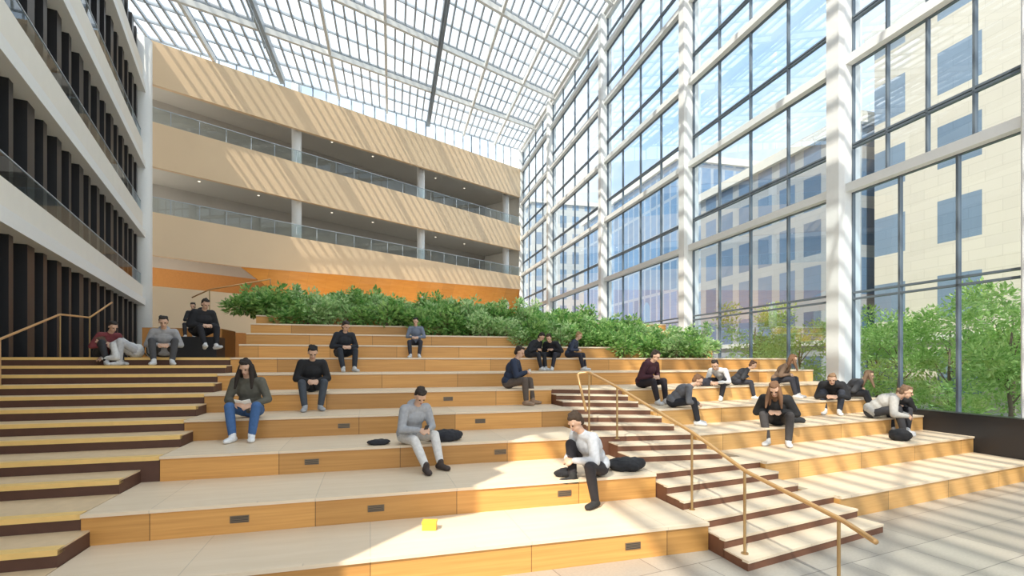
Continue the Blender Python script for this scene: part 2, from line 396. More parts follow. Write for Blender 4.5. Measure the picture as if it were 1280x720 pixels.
# ------------------------------------------------------------ balconies
bands=[(4.5,7.2,5.0,4.5,7.2),(9.1,11.8,TE,10.7,12.2),(14.6,17.4,TE,15.1,17.9),(19.7,22.4,TE,21.2,24.4)]
TPs=[0,1.6,.5,1.5]
for i,(z0,z1,te,y0,y1) in enumerate(bands):
    e=top('balcony',W(0,z0),['beige timber balcony parapet just above the landing','beige timber balcony with glass guard and glowing orange soffit','beige timber balcony with glass guard rail','topmost beige timber balcony below the glass roof'][i],'balcony')
    g=Geo()
    tk=4.3 if i==1 else .01
    a=[W(0,z0,.1),W(tk,z0,.1),W(te,y0,.1),W(te,y1,.1),W(tk,z1,.1),W(0,z1,.1)]; b=[p-WN*.3 for p in a]
    g.add(a+b,[(0,1,4,5),(1,2,3,4),(11,10,7,6),(10,9,8,7),(0,6,7,1),(1,7,8,2),(2,8,9,3),(3,9,10,4),(4,10,11,5),(5,11,6,0)])
    part(e,'parapet',g,M['parapet'])
    g=Geo(); q=[W(-2,0,-.2),W(te,0,-.2),W(te,0,-6),W(-2,0,-6)]; dz=TPs[i]
    g.prism([(p.x,p.y) for p in q],z0+.25+dz,z0+.6+dz,0); part(e,'slab',g,M['ceil'])
    if i in (1,2):
        g=Geo(); a=[W(0,z1,-.05),W(te,y1,-.05),W(te,y1+.95,-.05),W(0,z1+.95,-.05)]; g.add(a,[(0,1,2,3)]); part(e,'guard_glass',g,M['guard'])
        g=Geo(); g.bar(W(0,z1+.97,-.05),W(te,y1+.97,-.05),.06,.04)
        t=0
        while t<te: zz=z1+(y1-z1)*t/te; g.bar(W(t,zz,-.05),W(t,zz+.95,-.05),.03,.03); t+=1.2
        part(e,'guard_rail',g,M['bar'])
g=Geo(); a=[W(4.3,9.1,.0),W(TE,10.7,.0),W(TE,5.6,-1.8),W(8,6.4,-1.6)]
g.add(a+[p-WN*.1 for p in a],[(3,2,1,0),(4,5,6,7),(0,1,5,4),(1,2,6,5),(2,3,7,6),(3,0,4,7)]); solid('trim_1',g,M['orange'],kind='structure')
g=Geo(); q=[W(-2,0,-6),W(TE,0,-6),W(TE,0,-6.3),W(-2,0,-6.3)]; g.prism([(p.x,p.y) for p in q],0,9.3,1); g.prism([(p.x,p.y) for p in q],9.3,22.0,0)
solid('wall_back',g,[M['inner'],M['core']],kind='structure')
g=Geo(); q=[W(TE,0,.1),W(TE,0,-6),W(TE+.3,0,-6),W(TE+.3,0,.1)]; g.prism([(p.x,p.y) for p in q],0,26.6); solid('wall_end',g,M['cream'],kind='structure')
for t in (0,7.5,16.4,25.3):
    g=Geo(); c=W(t,0,-.9 if t else .1); r=.36 if t else .6
    g.tube([c,c+Vector((0,0,{0:22.2,7.5:33,16.4:22,25.3:22}[t]))],r,20); solid('column',g,M['white'],'round white column rising past timber balconies','column',group='balcony columns',smooth=True)
M['lamp']=mat('lamp_glow',(1,.9,.72),emit=1.3)
for i,(z0,z1,te,y0,y1) in enumerate(bands):
    if i==0: continue
    for t in (3,6,10.5,13.5,19,22):
        g=Geo(); c=W(t,z0+.22+TPs[i],-3); g.tube([c,c+Vector((0,0,.03))],.08,12); solid('downlight',g,M['lamp'],'small round recessed ceiling light','light',group='balcony downlights')
    for t0,t1 in ((0,13),(13.5,26)):
        ad=bpy.data.lights.new('recess_fill','AREA'); ad.shape='RECTANGLE'; ad.size=(t1-t0)*1.3; ad.size_y=3.5; ad.energy=60 if i>1 else 220; ad.color=(1,.90,.76)  # added fill light that brightens the balcony recesses, not a fitting
        ao=bpy.data.objects.new('recess_fill',ad); ao.location=W((t0+t1)/2,z0+.2+TPs[i],-3); ao.rotation_euler=(0,0,math.atan2(WD.y,WD.x)); COL.objects.link(ao)
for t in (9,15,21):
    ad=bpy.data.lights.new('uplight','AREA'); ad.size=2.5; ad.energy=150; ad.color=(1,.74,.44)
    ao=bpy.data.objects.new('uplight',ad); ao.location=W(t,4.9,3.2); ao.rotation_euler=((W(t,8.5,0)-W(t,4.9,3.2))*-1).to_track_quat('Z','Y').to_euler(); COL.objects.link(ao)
cs=[0,4.1,8.2,12.3,16.4,20.8,25.3]
def ztop(t): return 22.4+2.0*t/TE
for i in range(len(cs)-1):
    a=W(cs[i],ztop(cs[i]),-.15); b=W(cs[i+1],ztop(cs[i+1]),-.15); ta=Vector((a.x,a.y,max(a.z+.1,roofz(a)-.15))); tb=Vector((b.x,b.y,max(b.z+.1,roofz(b)-.15)))
    window((a,b,tb,ta),5,1,'low clerestory glazing above the top balcony',fw=.06,mm='bar')
# ------------------------------------------------------------ roof
def Ye(s):
    a=W(0,0,-.3); k=15-s/.972; t=(k-.242*a.y-a.x)/(.9+.242); return a.y+t
def RL(s,L,dz=0):
    Y=Ye(s)-L; p=Vector((FX(Y)-s/.972,Y,0)); p.z=RTOP-RK*s+dz; return p
SS=[0,3.75,7.5,11.25,15,18.75,22.5,26.25,30,33.75]; LL=[0,6,12,18,24,32,42,54]
for i in range(len(SS)-1):
    for j in range(len(LL)-1):
        if RL(SS[i],LL[j]).y<-8: continue
        window((RL(SS[i+1],LL[j]),RL(SS[i],LL[j]),RL(SS[i],LL[j+1]),RL(SS[i+1],LL[j+1])),6,3,'roof glazing panel of long pale glass strips',
               glass='rglass2' if (i*2+j)%3==0 else 'rglass',fw=.11,mm='bar',fd=.22,fw2=.07)
for i,s in enumerate(SS):
    dark=(i==3); L1=54
    while RL(s,L1).y<-8: L1-=1
    g=Geo(); a=RL(s,.2,-.3); b=RL(s,L1,-.3); main=i in (0,3,6,9); g.bar(a,b,.34 if main else .18,.55 if main else .36)
    if main and i:
        dn=Vector((0,0,-.9)); g.bar(a.lerp(b,.04)+dn*.6,b+dn,.12,.12); n=int(L1/2.6)
        for k in range(1,n): p=a.lerp(b,k/n); q=a.lerp(b,(k+1)/n); g.bar(p,p+dn,.07,.07,up=Vector((1,0,0))); g.bar(p+dn,q,.06,.06)
    solid('roof_rafter',g,M['dbar'] if dark else (M['bar'] if main and i else M['white']),'heavy grey steel roof beam' if main and i else 'white steel rafter carrying the glass roof','beam',group='roof rafters')
for L_ in (6,12,18,24,32,42):
    g=Geo(); ss=[s for s in SS if RL(s,L_).y>-8]
    g.bar(RL(ss[0],L_,-.35),RL(ss[-1],L_,-.35),.22,.34); solid('roof_purlin',g,M['white'],'white cross purlin under the glass roof','beam',group='roof purlins')
# ------------------------------------------------------------ left wall
T0=-14; T1=17.8
lb=[(5.9,7.1),(10.0,11.5),(14.2,15.8),(18.8,20.4)]
g=Geo(); q=[LW(T0,-.35),LW(T1,-.35),LW(T1,-.6),LW(T0,-.6)]; g.prism([(p.x,p.y) for p in q],0,22.3); solid('wall_left',g,M['dglass'],kind='structure')
k=1
for (z0,z1) in lb:
    k+=1; g=Geo(); q=[LW(T0,.35),LW(T1,.35),LW(T1,-.34),LW(T0,-.34)]; g.prism([(p.x,p.y) for p in q],z0,z0+.4,0)
    q=[LW(T0,.22),LW(T1,.22),LW(T1,-.34),LW(T0,-.34)]; g.prism([(p.x,p.y) for p in q],z0+.4,z1,1)
    solid('trim_%d'%k,g,[M['white'],M['cream']],kind='structure')
    if z1<20:
        g=Geo(); a=LW(-2,.12);b=LW(T1,.12)
        e=top('glass_guard',Vector((a.x,a.y,z1)),'clear glass guard rail on the cream balcony edge','railing',group='balcony guards')
        up=Vector((0,0,z1)); u2=Vector((0,0,z1+.7)); g.add([a+up,b+up,b+u2,a+u2],[(0,1,2,3)]); part(e,'glass_pane',g,M['guard'])
        g=Geo(); g.bar(a+u2,b+u2,.04,.03); part(e,'top_rail',g,M['bar'])
spans=[(0,5.9)]+[(lb[i][1],lb[i+1][0]) for i in range(3)]+[(20.4,22.2)]
for (z0,z1) in spans:
    t=T0+.6; i=0
    while t<T1-.3:
        g=Geo(); w=[.26,.5,.3,.42][i%4]; q=[LW(t,.02),LW(t+w,.02),LW(t+w,-.33),LW(t,-.33)]
        g.prism([(p.x,p.y) for p in q],z0,z1); solid('wall_fin',g,M['dark'],'vertical black cladding fin on the inner wall','fin',group='black wall fins'); t+=1.15; i+=1
g=Geo(); c=LW(T1+.2,.1); g.tube([c,c+Vector((0,0,22.2))],.45,20); solid('column',g,M['white'],'white corner column beside dark cladding','column',smooth=True)
# ------------------------------------------------------------ outside
def building(x0,x1,y0,y1,z,m,label):
    g=Geo(); g.prism([(0,0),(x1-x0,0),(x1-x0,y1-y0),(0,y1-y0)],0,z,0)
    g.prism([(-.4,-.4),(x1-x0+.4,-.4),(x1-x0+.4,y1-y0+.4),(-.4,y1-y0+.4)],z,z+.8,1); g.prism([(-.25,-.25),(x1-x0,-.25),(x1-x0,y1-y0+.25),(-.25,y1-y0+.25)],4,4.4,1)
    o=bpy.data.objects.new('building',g.mesh('building',[m,M['cream']])); o.location=(x0,y0,-.25); o.rotation_euler=(0,0,math.radians(13.6)); COL.objects.link(o)
    o['label']=label; o['category']='building'
building(30,55,10,34,24,bldmat('beige_block',(.70,.62,.50),(.20,.26,.33),4.2,4.4,.95,1.3),'pale cream stone building with widely spaced windows outside')
building(25,50,36,56,20,bldmat('grey_block',(.40,.42,.44),(.10,.17,.27),2.6,3.6,.45),'grey blue stone building with blue windows outside')
building(20,50,60,90,27,bldmat('glass_block',(.36,.44,.54),(.12,.23,.38),1.6,3.8,.18),'blue glazed office building across the street')
building(4,20,98,120,34,bldmat('pale_block',(.60,.60,.58),(.2,.28,.38),2.6,3.6,.6),'pale masonry tower beyond the glass')
def leafgeo(n,rx,ry,rz,cz,size,seed,mi=0,shell=.55,g=None,cx=0,cy=0,wd=.42):
    rnd=random.Random(seed); g=g or Geo()
    for _ in range(n):
        d=Vector((rnd.gauss(0,1),rnd.gauss(0,1),rnd.gauss(0,1))).normalized(); r=shell+(1-shell)*rnd.random()
        p=Vector((cx+d.x*rx*r,cy+d.y*ry*r,cz+d.z*rz*r)); L=size*(.6+.8*rnd.random()); w=L*wd
        ax=(d+Vector((rnd.uniform(-.8,.8),rnd.uniform(-.8,.8),rnd.uniform(-.5,.6)))).normalized()
        sd=ax.cross(Vector((rnd.uniform(-1,1),rnd.uniform(-1,1),1))).normalized(); nn=ax.cross(sd)
        g.add([p,p+ax*L*.45+sd*w*.5+nn*L*.06,p+ax*L-nn*L*.12,p+ax*L*.45-sd*w*.5+nn*L*.06],[(0,1,2,3)],mi)
    return g
def stems(g,n,h,r,seed,mi,sp):
    rnd=random.Random(seed)
    for i in range(n):
        a=rnd.uniform(0,6.28); g.tube([(0,0,-.02),(math.cos(a)*sp*.4,math.sin(a)*sp*.4,h*.5),(math.cos(a)*sp,math.sin(a)*sp,h)],[r,r*.7,r*.3],6,mi=mi)
tm=[]
for s in range(3):
    gt=Geo(); gt.tube([(0,0,0),(.1,.05,1.4),(0,.1,2.6),(.1,0,4.2)],[.08,.065,.05,.03],8)
    for i in range(6):
        a=i*1.05+s; gt.tube([(.05,.05,1.5+.3*i),(math.cos(a)*.9,math.sin(a)*.9,2.5+.35*i)],[.03,.012],6)
    gl=Geo(); rnd=random.Random(s)
    for i in range(22):
        a=rnd.uniform(0,6.28); rr=rnd.uniform(.2,1.8); leafgeo(240,.85,.85,.5,rnd.uniform(.9,5.3),.17,s*50+i,g=gl,shell=.2,cx=math.cos(a)*rr,cy=math.sin(a)*rr,wd=.5)
    tm.append((gt.mesh('trunk',M['trunk'],smooth=True),gl.mesh('foliage',M['tleaf'])))
for i,(px,Y,sc_) in enumerate([(1262,15.5,.9),(1190,19.5,.95),(1125,24,.95),(1265,24,1.2),(1095,30,1.1),(1000,33,1.1),(945,40,1.3),(1340,18,1.2)]):
    x=max(kx(px)*Y,FX(Y)+2.6); e=top('tree',Vector((x,Y,-.22)),'leafy bright green tree standing outside the glass wall','tree',group='street trees',rot=i*1.3); e.scale=(sc_,)*3
    for nm,me in zip(('trunk','foliage'),tm[i%3]):
        o=bpy.data.objects.new(nm,me); COL.objects.link(o); o.parent=e
sm=[]
for s in range(7):
    g=Geo(); stems(g,9,.8,.011,s,1,.4); rnd=random.Random(s+9)
    leafgeo(340,.55,.52,.36,.40,.14 if s%2 else .19,s+100,g=g,shell=.15,wd=.55)
    for q in range(5):
        a=rnd.uniform(0,6.28); leafgeo(50,.2,.2,.2,rnd.uniform(.5,.95),.15,s*31+q,g=g,shell=.1,cx=math.cos(a)*.35,cy=math.sin(a)*.35,wd=.5)
    sm.append(g.mesh('shrub',[M['leaf2'] if s%2 else M['leaf'],M['trunk']]))
HA=Vector((-9.9,18.0,0)); HB=Vector((7.1,17.0,0))
def tierz(p):
    z=0
    for n in range(1,LASTN+1):
        if n<8: 
            if V.dot(p)>=C[n] and V2.dot(p)>=C2[n]: z=RZ*n
        elif V.dot(p)>=C[n] and U.dot(p)<U.dot(PT(XR[n],C[n])): z=RZ*n
    return z
hd=(HB-HA).normalized(); hn=Vector((-hd.y,hd.x,0))
for r in range(4):
    m=30
    for k in range(m):
        t=(k+random.uniform(-.4,.4)+.3)/m; p=HA.lerp(HB,t)+hn*(r*.8+random.uniform(-.2,.2)-(.5 if t>.9 else 0)); 
        z=tierz(p)
        if z<=0 or (r==3 and t>.9): continue
        tap=1.0 if t<.25 else (.9 if t<.7 else .8)
        s=random.uniform(.78,1.1)*tap
        o=bpy.data.objects.new('shrub',sm[random.randrange(7)]); o.location=(p.x,p.y,z+.02); o.rotation_euler=(0,0,random.uniform(0,6)); o.scale=(s*1.12,s*1.12,s*random.uniform(.75,1.2)); COL.objects.link(o)
        o['label']='dense leafy green shrub in the terraced planting bed'; o['category']='plant'; o['group']='hedge of shrubs'
# ------------------------------------------------------------ people
bake=[]
def ik(a,b,l1,l2,pole):
    d=b-a; L=min(d.length,(l1+l2)*.995); dn=d.normalized(); b=a+dn*L
    x=(l1*l1-l2*l2+L*L)/(2*L); h=math.sqrt(max(0,l1*l1-x*x)); pp=(pole-dn*pole.dot(dn)).normalized()
    return a+dn*x+pp*h,b
def hand(g,w,d,n,side,curl=.6):
    d=d.normalized(); n=(n-d*n.dot(d)).normalized(); s=d.cross(n).normalized()*side
    g.cap(w,.024,w+d*.03,.028)
    for i,(o,l) in enumerate(((-.030,.068),(-.010,.078),(.010,.073),(.028,.058))):
        b=w+d*.02+s*o*.6; k=w+d*.088+s*o; g.cap(b,.016,k,.0125,8)
        a=0; p=k
        for j,fr in enumerate((.45,.32,.23)):
            a+=curl*(.5+.25*j); q=p+(d*math.cos(a)+n*math.sin(a))*l*fr*1.15; g.cap(p,.0105-.001*j,q,.0095-.001*j,8); p=q
    b=w+d*.025-s*.022; t1=b+(d*.6-s*.7+n*.35).normalized()*.04; t2=t1+(d*.85-s*.25+n*.4).normalized()*.032; g.cap(b,.015,t1,.012,8); g.cap(t1,.012,t2,.009,8)
HM={}
def hmat(kind,col):
    k=(kind,col)
    if k not in HM: HM[k]=mat(kind,col,.85 if kind!='skin' else .5,noise=.25 if kind!='skin' else .05,nscale=25)
    return HM[k]
def person(loc,face,label,topc=(.02,.02,.02),legc=(.02,.02,.03),hairc=(.02,.012,.008),skin=(.58,.36,.25),lean=.3,look=.5,hyaw=0,
           feet=((-.13,.5,None),(.13,.5,None)),hands=((-.1,.33,.26),(.1,.33,.26)),shoec=(.6,.6,.6),long=False,s=1.0,hood=False,group='seated visitors',roll=0,vox=.009,sleeve=True,drop=RZ,puff=1.0):
    rot=math.atan2(-face[0],face[1]); e=top('person',Vector(loc),label,'person',group,rot=rot); e.scale=(s,s,s)
    fz=-drop/s+.085
    feet=[(a,b,fz if c is None else c) for a,b,c in feet]
    Vv=Vector; P=Vv((0,0,.12)); sp=Vv((0,math.sin(lean),math.cos(lean))); sp2=Vv((0,math.sin(lean*1.35),math.cos(lean*1.35)))
    waist=P+sp*.15; chest=P+sp*.31; nb=chest+sp2*.17; 
    sh=[nb+Vv((q*.175,0,0))-sp2*.035 for q in (-1,1)]; hip=[Vv((q*.09,0,.105)) for q in (-1,1)]
    hdv=Vv((0,math.sin(lean*.9+look*.25),math.cos(lean*.9+look*.25))); hc=nb+hdv*.185+Vv((0,.012,0))
    HR=Matrix.Rotation(hyaw,3,'Z')@Matrix.Rotation(-(look),3,'X')@Matrix.Rotation(roll,3,'Y')
    body=Geo(); up=Geo(); tr=Geo(); pf=puff
    RT=Matrix.Rotation(-lean,3,'X'); RT2=Matrix.Rotation(-lean*1.35,3,'X')
    def ht(p): return hc+HR@Vv(p)
    body.ell(P,(.155,.11,.11),RT); body.ell(waist,(.13,.095,.13),RT); body.ell(chest,(.155,.105,.15),RT2); body.cap(sh[0],.05,sh[1],.05)
    body.cap(nb-sp2*.02,.055,hc-hdv*.06,.05)
    up.ell(P+sp*.03,(.18*pf,.14*pf,.12),RT); up.ell(waist,(.158*pf,.125*pf,.14),RT); up.ell(chest,(.18*pf,.13*pf,.165),RT2); up.cap(sh[0],.066*pf,sh[1],.066*pf); up.cap(nb-sp2*.05,.085,nb+sp2*.005,.068)
    if hood: up.ell(nb-Vv((0,.075,-.03)),(.11,.07,.085),RT2)
    tr.ell(P-Vv((0,0,.01)),(.175,.135,.108),RT)
    body.ell(ht((0,-.008,.028)),(.074,.092,.088),HR,14,10); body.ell(ht((0,.022,-.045)),(.055,.062,.062),HR); body.ell(ht((0,.05,-.088)),(.026,.028,.022),HR)
    body.cap(ht((0,.086,.012)),.008,ht((0,.103,-.022)),.013,8); body.ell(ht((0,.083,-.052)),(.024,.012,.009),HR,8,6)
    body.cap(ht((-.045,.068,.03)),.014,ht((.045,.068,.03)),.014,8)
    for q in (-1,1): body.ell(ht((q*.076,-.008,-.004)),(.011,.02,.031),HR,8,6)
    wr=[]
    for i,q in enumerate((-1,1)):
        el,w=ik(sh[i],Vv(hands[i]),.285,.25,Vv((q*.75,-.55,-.6))); wr.append(w)
        body.cap(sh[i],.05,el,.038); body.cap(el,.038,w,.024)
        up.cap(sh[i],.068*pf,el,.054*pf); up.cap(el,.054*pf,w if sleeve else el.lerp(w,.3),.04)
        dd=(w-el).normalized(); tgt=(Vv((0,.06,-.05))+Vv((-q*.25,0,0))); hand(body,w,dd+tgt.normalized()*.5,Vv((-q*.8,.1,-.5)),q)
    for i,q in enumerate((-1,1)):
        ft=Vv(feet[i]); kn,an=ik(hip[i],ft,.43,.42,Vv((q*.25,.6,.9)))
        body.cap(hip[i],.08,kn,.055); body.cap(kn,.052,kn.lerp(an,.35),.052); body.cap(kn.lerp(an,.35),.052,an,.036)
        tr.cap(hip[i],.098,kn,.070); tr.cap(kn,.068,kn.lerp(an,.4),.066); tr.cap(kn.lerp(an,.4),.066,an-(an-kn).normalized()*.03,.054)
        fdv=Vv((q*.25,1,0)); shin=(an-kn).normalized()
        fdir=(fdv-shin*fdv.dot(shin)*.9); fdir.normalize()
        if abs(an.z-fz)<.04: fdir=fdv.normalized()
        body.cap(an-fdir*.03+Vv((0,0,-.035)),.033,an+fdir*.12+Vv((0,0,-.045)),.026)
        shg=Geo(); side=fdir.cross(Vv((0,0,1))).normalized()
        shg.cap(an-fdir*.045-Vv((0,0,.04)),.042,an+fdir*.06-Vv((0,0,.042)),.044); shg.cap(an+fdir*.06-Vv((0,0,.042)),.044,an+fdir*.155-Vv((0,0,.05)),.032); shg.cap(an-Vv((0,0,.02)),.05,an+Vv((0,0,.03)),.05)
        for o in (-.014,.014): shg.cap(an+fdir*.09+side*o-Vv((0,0,.047)),.038,an+fdir*.14+side*o-Vv((0,0,.05)),.033)
        o=part(e,'shoe',shg,hmat('shoe',shoec),world=False,smooth=True); bake.append((o,.012))
    # hair sits close, hairline high on the forehead and falling behind the ears
    hg=Geo(); hg.ell(ht((0,-.030,.044)),(.081,.088,.080),HR,16,12); hg.ell(ht((0,-.058,-.012)),(.074,.054,.080),HR); hg.ell(ht((0,.030,.092)),(.052,.042,.024),HR)
    for q in (-1,1): hg.cap(ht((q*.070,-.012,.05)),.016,ht((q*.076,-.014,.012)),.010,8)
    rh=random.Random(int(loc[0]*97)%1000)
    for q in range(12):
        a=rh.uniform(0,6.28); hg.ell(ht((math.cos(a)*.052,-.022+math.sin(a)*.058,.092+rh.uniform(-.016,.016))),(.030,.030,.022),HR,8,6)
    if long:
        for q in (-1,1):
            b=ht((q*.070,.0,.02)); d1=b+Vv((q*.03,.045,-.15)); d2=d1+Vv((q*.015,.05,-.16)); hg.cap(b,.032,d1,.034); hg.cap(d1,.034,d2,.016)
            b=ht((q*.05,-.05,.0)); d1=b+Vv((q*.03,-.06,-.17)); hg.cap(b,.045,d1,.045); hg.cap(d1,.045,d1+Vv((0,-.02,-.12)),.022)
        b=ht((0,-.06,.0)); hg.cap(b,.05,b+Vv((0,-.06,-.2)),.05)
    o=part(e,'body',body,hmat('skin',skin),world=False,smooth=True); bake.append((o,vox))
    o=part(e,'jacket' if hood else 'top',up,hmat('fabric',topc),world=False,smooth=True); bake.append((o,.013))
    o=part(e,'trousers',tr,hmat('denim',legc),world=False,smooth=True); bake.append((o,.013))
    o=part(e,'hair',hg,hmat('hair',hairc),world=False,smooth=True); bake.append((o,.008))
    for q in (-1,1):
        g=Geo(); g.ell(ht((q*.03,.080,.008)),(.014,.008,.008),HR,8,6); part(e,'eye',g,hmat('eye',(.02,.015,.012)),world=False,smooth=True)
    g=Geo(); g.ell(ht((0,.092,-.052)),(.02,.007,.007),HR,8,6); part(e,'lips',g,hmat('lips',(.42,.14,.12)),world=False,smooth=True)
    mid=(wr[0]+wr[1])/2; R=Matrix.Rotation(rot,3,'Z'); return e,Vector(loc)+(R@mid)*s,rot,[Vector(loc)+(R@w)*s for w in wr]
def handheld(kind,c,rot,label,col=(.02,.02,.025),tilt=.6):
    g=Geo()
    if kind=='phone':
        g.add([(-.037,-.005,-.075),(.037,-.005,-.075),(.037,.005,-.075),(-.037,.005,-.075),(-.037,-.005,.075),(.037,-.005,.075),(.037,.005,.075),(-.037,.005,.075)],[(0,3,2,1),(4,5,6,7),(0,1,5,4),(1,2,6,5),(2,3,7,6),(3,0,4,7)])
        g.bar((-.033,-.0065,0),(.033,-.0065,0),.002,.135,mi=1); ms=[mat('phone_body',col,.3),mat('phone_screen',(.25,.35,.45),.1)]
    elif kind=='cup':
        g.tube([(0,0,-.05),(0,0,.05)],[.028,.038],14,mi=0); g.tube([(0,0,.05),(0,0,.06)],[.041,.038],14,mi=1); ms=[mat('cup_card',col,.6),mat('cup_lid_plastic',(.1,.08,.07),.4)]
    else:
        for q in (-1,1):
            for k in range(5):
                a=Vector((0,-.002*k,0)); b=Vector((q*.13,-.03-.003*k,0)); g.bar(a,b,.19,.0025,up=Vector((0,1,0)),mi=0 if k<4 else 1)
        ms=[mat('paper',(.85,.84,.8),.7),mat('book_cover',col,.5)]
    o=bpy.data.objects.new(kind,g.mesh(kind,ms)); o.location=c; o.rotation_euler=(-tilt,0,rot); COL.objects.link(o); o['label']=label; o['category']=kind
    b=o.modifiers.new('b','BEVEL'); b.width=.002; return o
def soft(name,loc,r,col,label,cat,seed=0,rot=0):
    g=Geo(); rnd=random.Random(seed); g.ell((0,0,r[2]*.8),(r[0],r[1],r[2]))
    for i in range(7): 
        a=rnd.uniform(0,6.28); g.ell((math.cos(a)*r[0]*.55,math.sin(a)*r[1]*.55,r[2]*rnd.uniform(.5,1.1)),(r[0]*.5,r[1]*.45,r[2]*rnd.uniform(.5,.8)))
    o=bpy.data.objects.new(name,g.mesh(name,hmat('cloth_'+name,col),smooth=True)); o.location=loc; o.rotation_euler=(0,0,rot); COL.objects.link(o); o['label']=label; o['category']=cat; bake.append((o,.014,1))
    return o
def backpack(loc,rot,col,label,s=1):
    e=top('backpack',loc,label,'bag',rot=rot); e.scale=(s,s,s)
    g=Geo(); g.ell((0,0,.2),(.16,.11,.22)); g.ell((0,0,.1),(.165,.115,.1)); g.ell((0,.08,.14),(.12,.06,.11)); o=part(e,'body',g,hmat('bag',col),world=False,smooth=True); bake.append((o,.013))
    for q in (-1,1):
        g=Geo(); g.tube([(q*.08,-.09,.36),(q*.09,-.15,.28),(q*.09,-.15,.14),(q*.1,-.09,.05)],.014,8); part(e,'strap',g,hmat('strap',(.03,.03,.03)),world=False,smooth=True)
    g=Geo(); g.tube([(-.03,-.06,.39),(-.02,-.06,.44),(.02,-.06,.44),(.03,-.06,.39)],.008,8); part(e,'handle',g,hmat('strap',(.03,.03,.03)),world=False)
def seatT(px,n,back=.2):
    p=PT(px,C[n])+V*back; p.z=RZ*n; return p
def seatR(px,n,back=.2):
    p=PR(px,C2[n])+V2*back; p.z=RZ*n; return p
def fdir(deg):
    a=math.radians(deg); d=-V; return (d.x*math.cos(a)-d.y*math.sin(a), d.x*math.sin(a)+d.y*math.cos(a))
N_=None
def pp(*a,**k): return person(*a,**k)
p,m,r,_=pp(seatT(512,3),fdir(25),'person in grey hoodie and pale trousers, legs stretched, looking down',(.33,.34,.36),(.62,.60,.57),(.03,.02,.014),lean=.42,look=.8,hyaw=-.2,feet=((-.16,.60,N_),(.12,.68,N_)),hands=((-.08,.42,.24),(.08,.42,.24)),shoec=(.05,.035,.03),hood=True,s=1.2,puff=1.12)
handheld('phone',m+Vector((.05,-.05,.02)),r,'black phone held over the lap')
soft('coat',seatT(558,3,.3),(.34,.22,.11),(.015,.015,.02),'crumpled black coat lying on the timber tread','clothing',1,.3)
soft('coat',seatT(474,3,.2),(.2,.14,.05),(.02,.02,.025),'dark sleeve of a coat lying on the tread','clothing',4,.3)
p,m,r,_=pp(seatT(752,2,.16),fdir(-76),'person in pale grey sweater and black trousers sitting sideways, head bowed',(.50,.50,.52),(.02,.017,.02),(.05,.028,.015),lean=.45,look=.65,feet=((-.3,.28,N_),(-.02,.40,.02)),hands=((-.08,.42,.24),(.08,.42,.24)),shoec=(.02,.02,.02),s=1.25,vox=.009,puff=1.15)
handheld('phone',m,r,'dark phone held in both hands')
soft('coat',seatT(796,2,.35),(.32,.22,.12),(.012,.012,.015),'black folded jacket beside the bowed person','clothing',2)
soft('bag',seatT(714,2,.22),(.18,.14,.07),(.012,.012,.015),'small black bag resting on the tier edge','bag',5)
p,m,r,_=pp(seatT(311,4),fdir(-5),'person with long dark hair and blue jeans reading a book',(.10,.095,.075),(.05,.12,.28),(.02,.012,.008),lean=.3,look=.5,long=True,feet=((-.14,.45,N_),(.1,.48,N_)),hands=((-.14,.36,.22),(.1,.36,.24)),shoec=(.75,.75,.75),s=1.26,puff=1.05,hyaw=-.15)
handheld('book',m+Vector((0,-.06,.0)),r,'open white book held on the lap',(.7,.7,.68),.9)
p,m,r,_=pp(seatT(388,5),fdir(10),'person in black sweater and patterned dark trousers hunched over phone',(.012,.012,.014),(.05,.06,.075),(.012,.01,.01),lean=.4,look=.6,feet=((-.12,.4,N_),(.14,.46,N_)),hands=((-.09,.36,.22),(.09,.36,.22)),shoec=(.35,.36,.38),s=1.2,puff=1.2)
handheld('phone',m,r,'black phone held near the knees')
pp(seatT(427,7),fdir(20),'person in black hoodie sitting and looking down at knees',(.015,.018,.025),(.02,.025,.035),(.03,.02,.015),lean=.38,look=.5,hood=True,s=1.16,shoec=(.5,.5,.5),hyaw=.3,puff=1.15)
pp(seatT(521,8),fdir(-10),'young person in blue-grey jumper sitting',(.16,.19,.25),(.03,.03,.04),(.02,.015,.012),lean=.25,look=.35,s=.98,hyaw=-.3)
p,m,r,_=pp(seatT(638,5),fdir(62),'person in dark navy sweater sitting in profile holding a cup',(.02,.03,.06),(.10,.075,.06),(.03,.018,.012),lean=.3,look=.45,hands=((-.07,.38,.34),(.07,.38,.34)),s=1.2,shoec=(.3,.2,.13),feet=((-.05,.5,N_),(.25,.42,N_)),puff=1.1)
handheld('cup',m+Vector((.07,-.03,.02)),r,'white paper cup with dark lid held in hands',(.7,.68,.62),0)
pp(seatT(664,7),fdir(40),'person in black coat sitting hunched on the tier',(.015,.017,.022),(.02,.02,.025),lean=.6,look=.75,s=1.0,puff=1.2)
pp(seatT(697,7),fdir(-45),'person in black jacket leaning forward to a neighbour',(.012,.012,.016),(.02,.02,.03),(.04,.02,.01),lean=.7,look=.5,s=1.0,puff=1.2)
pp(seatT(714,7),fdir(50),'person in navy jacket with blond hair sitting',(.03,.04,.07),(.02,.02,.03),(.35,.22,.1),lean=.45,look=.5,s=.98)
pp(seatR(810,5),fdir(20),'person in dark maroon jacket sitting with knees together',(.05,.012,.02),(.02,.015,.02),lean=.45,look=.6,s=1.15,hood=True,puff=1.15,hyaw=.4)
pp(seatR(848,4),fdir(55),'person in grey shirt leaning over own knees',(.12,.12,.13),(.015,.015,.02),(.14,.07,.035),lean=.75,look=.6,s=1.1,hands=((-.1,.5,.1),(.1,.5,.1)),puff=1.1)
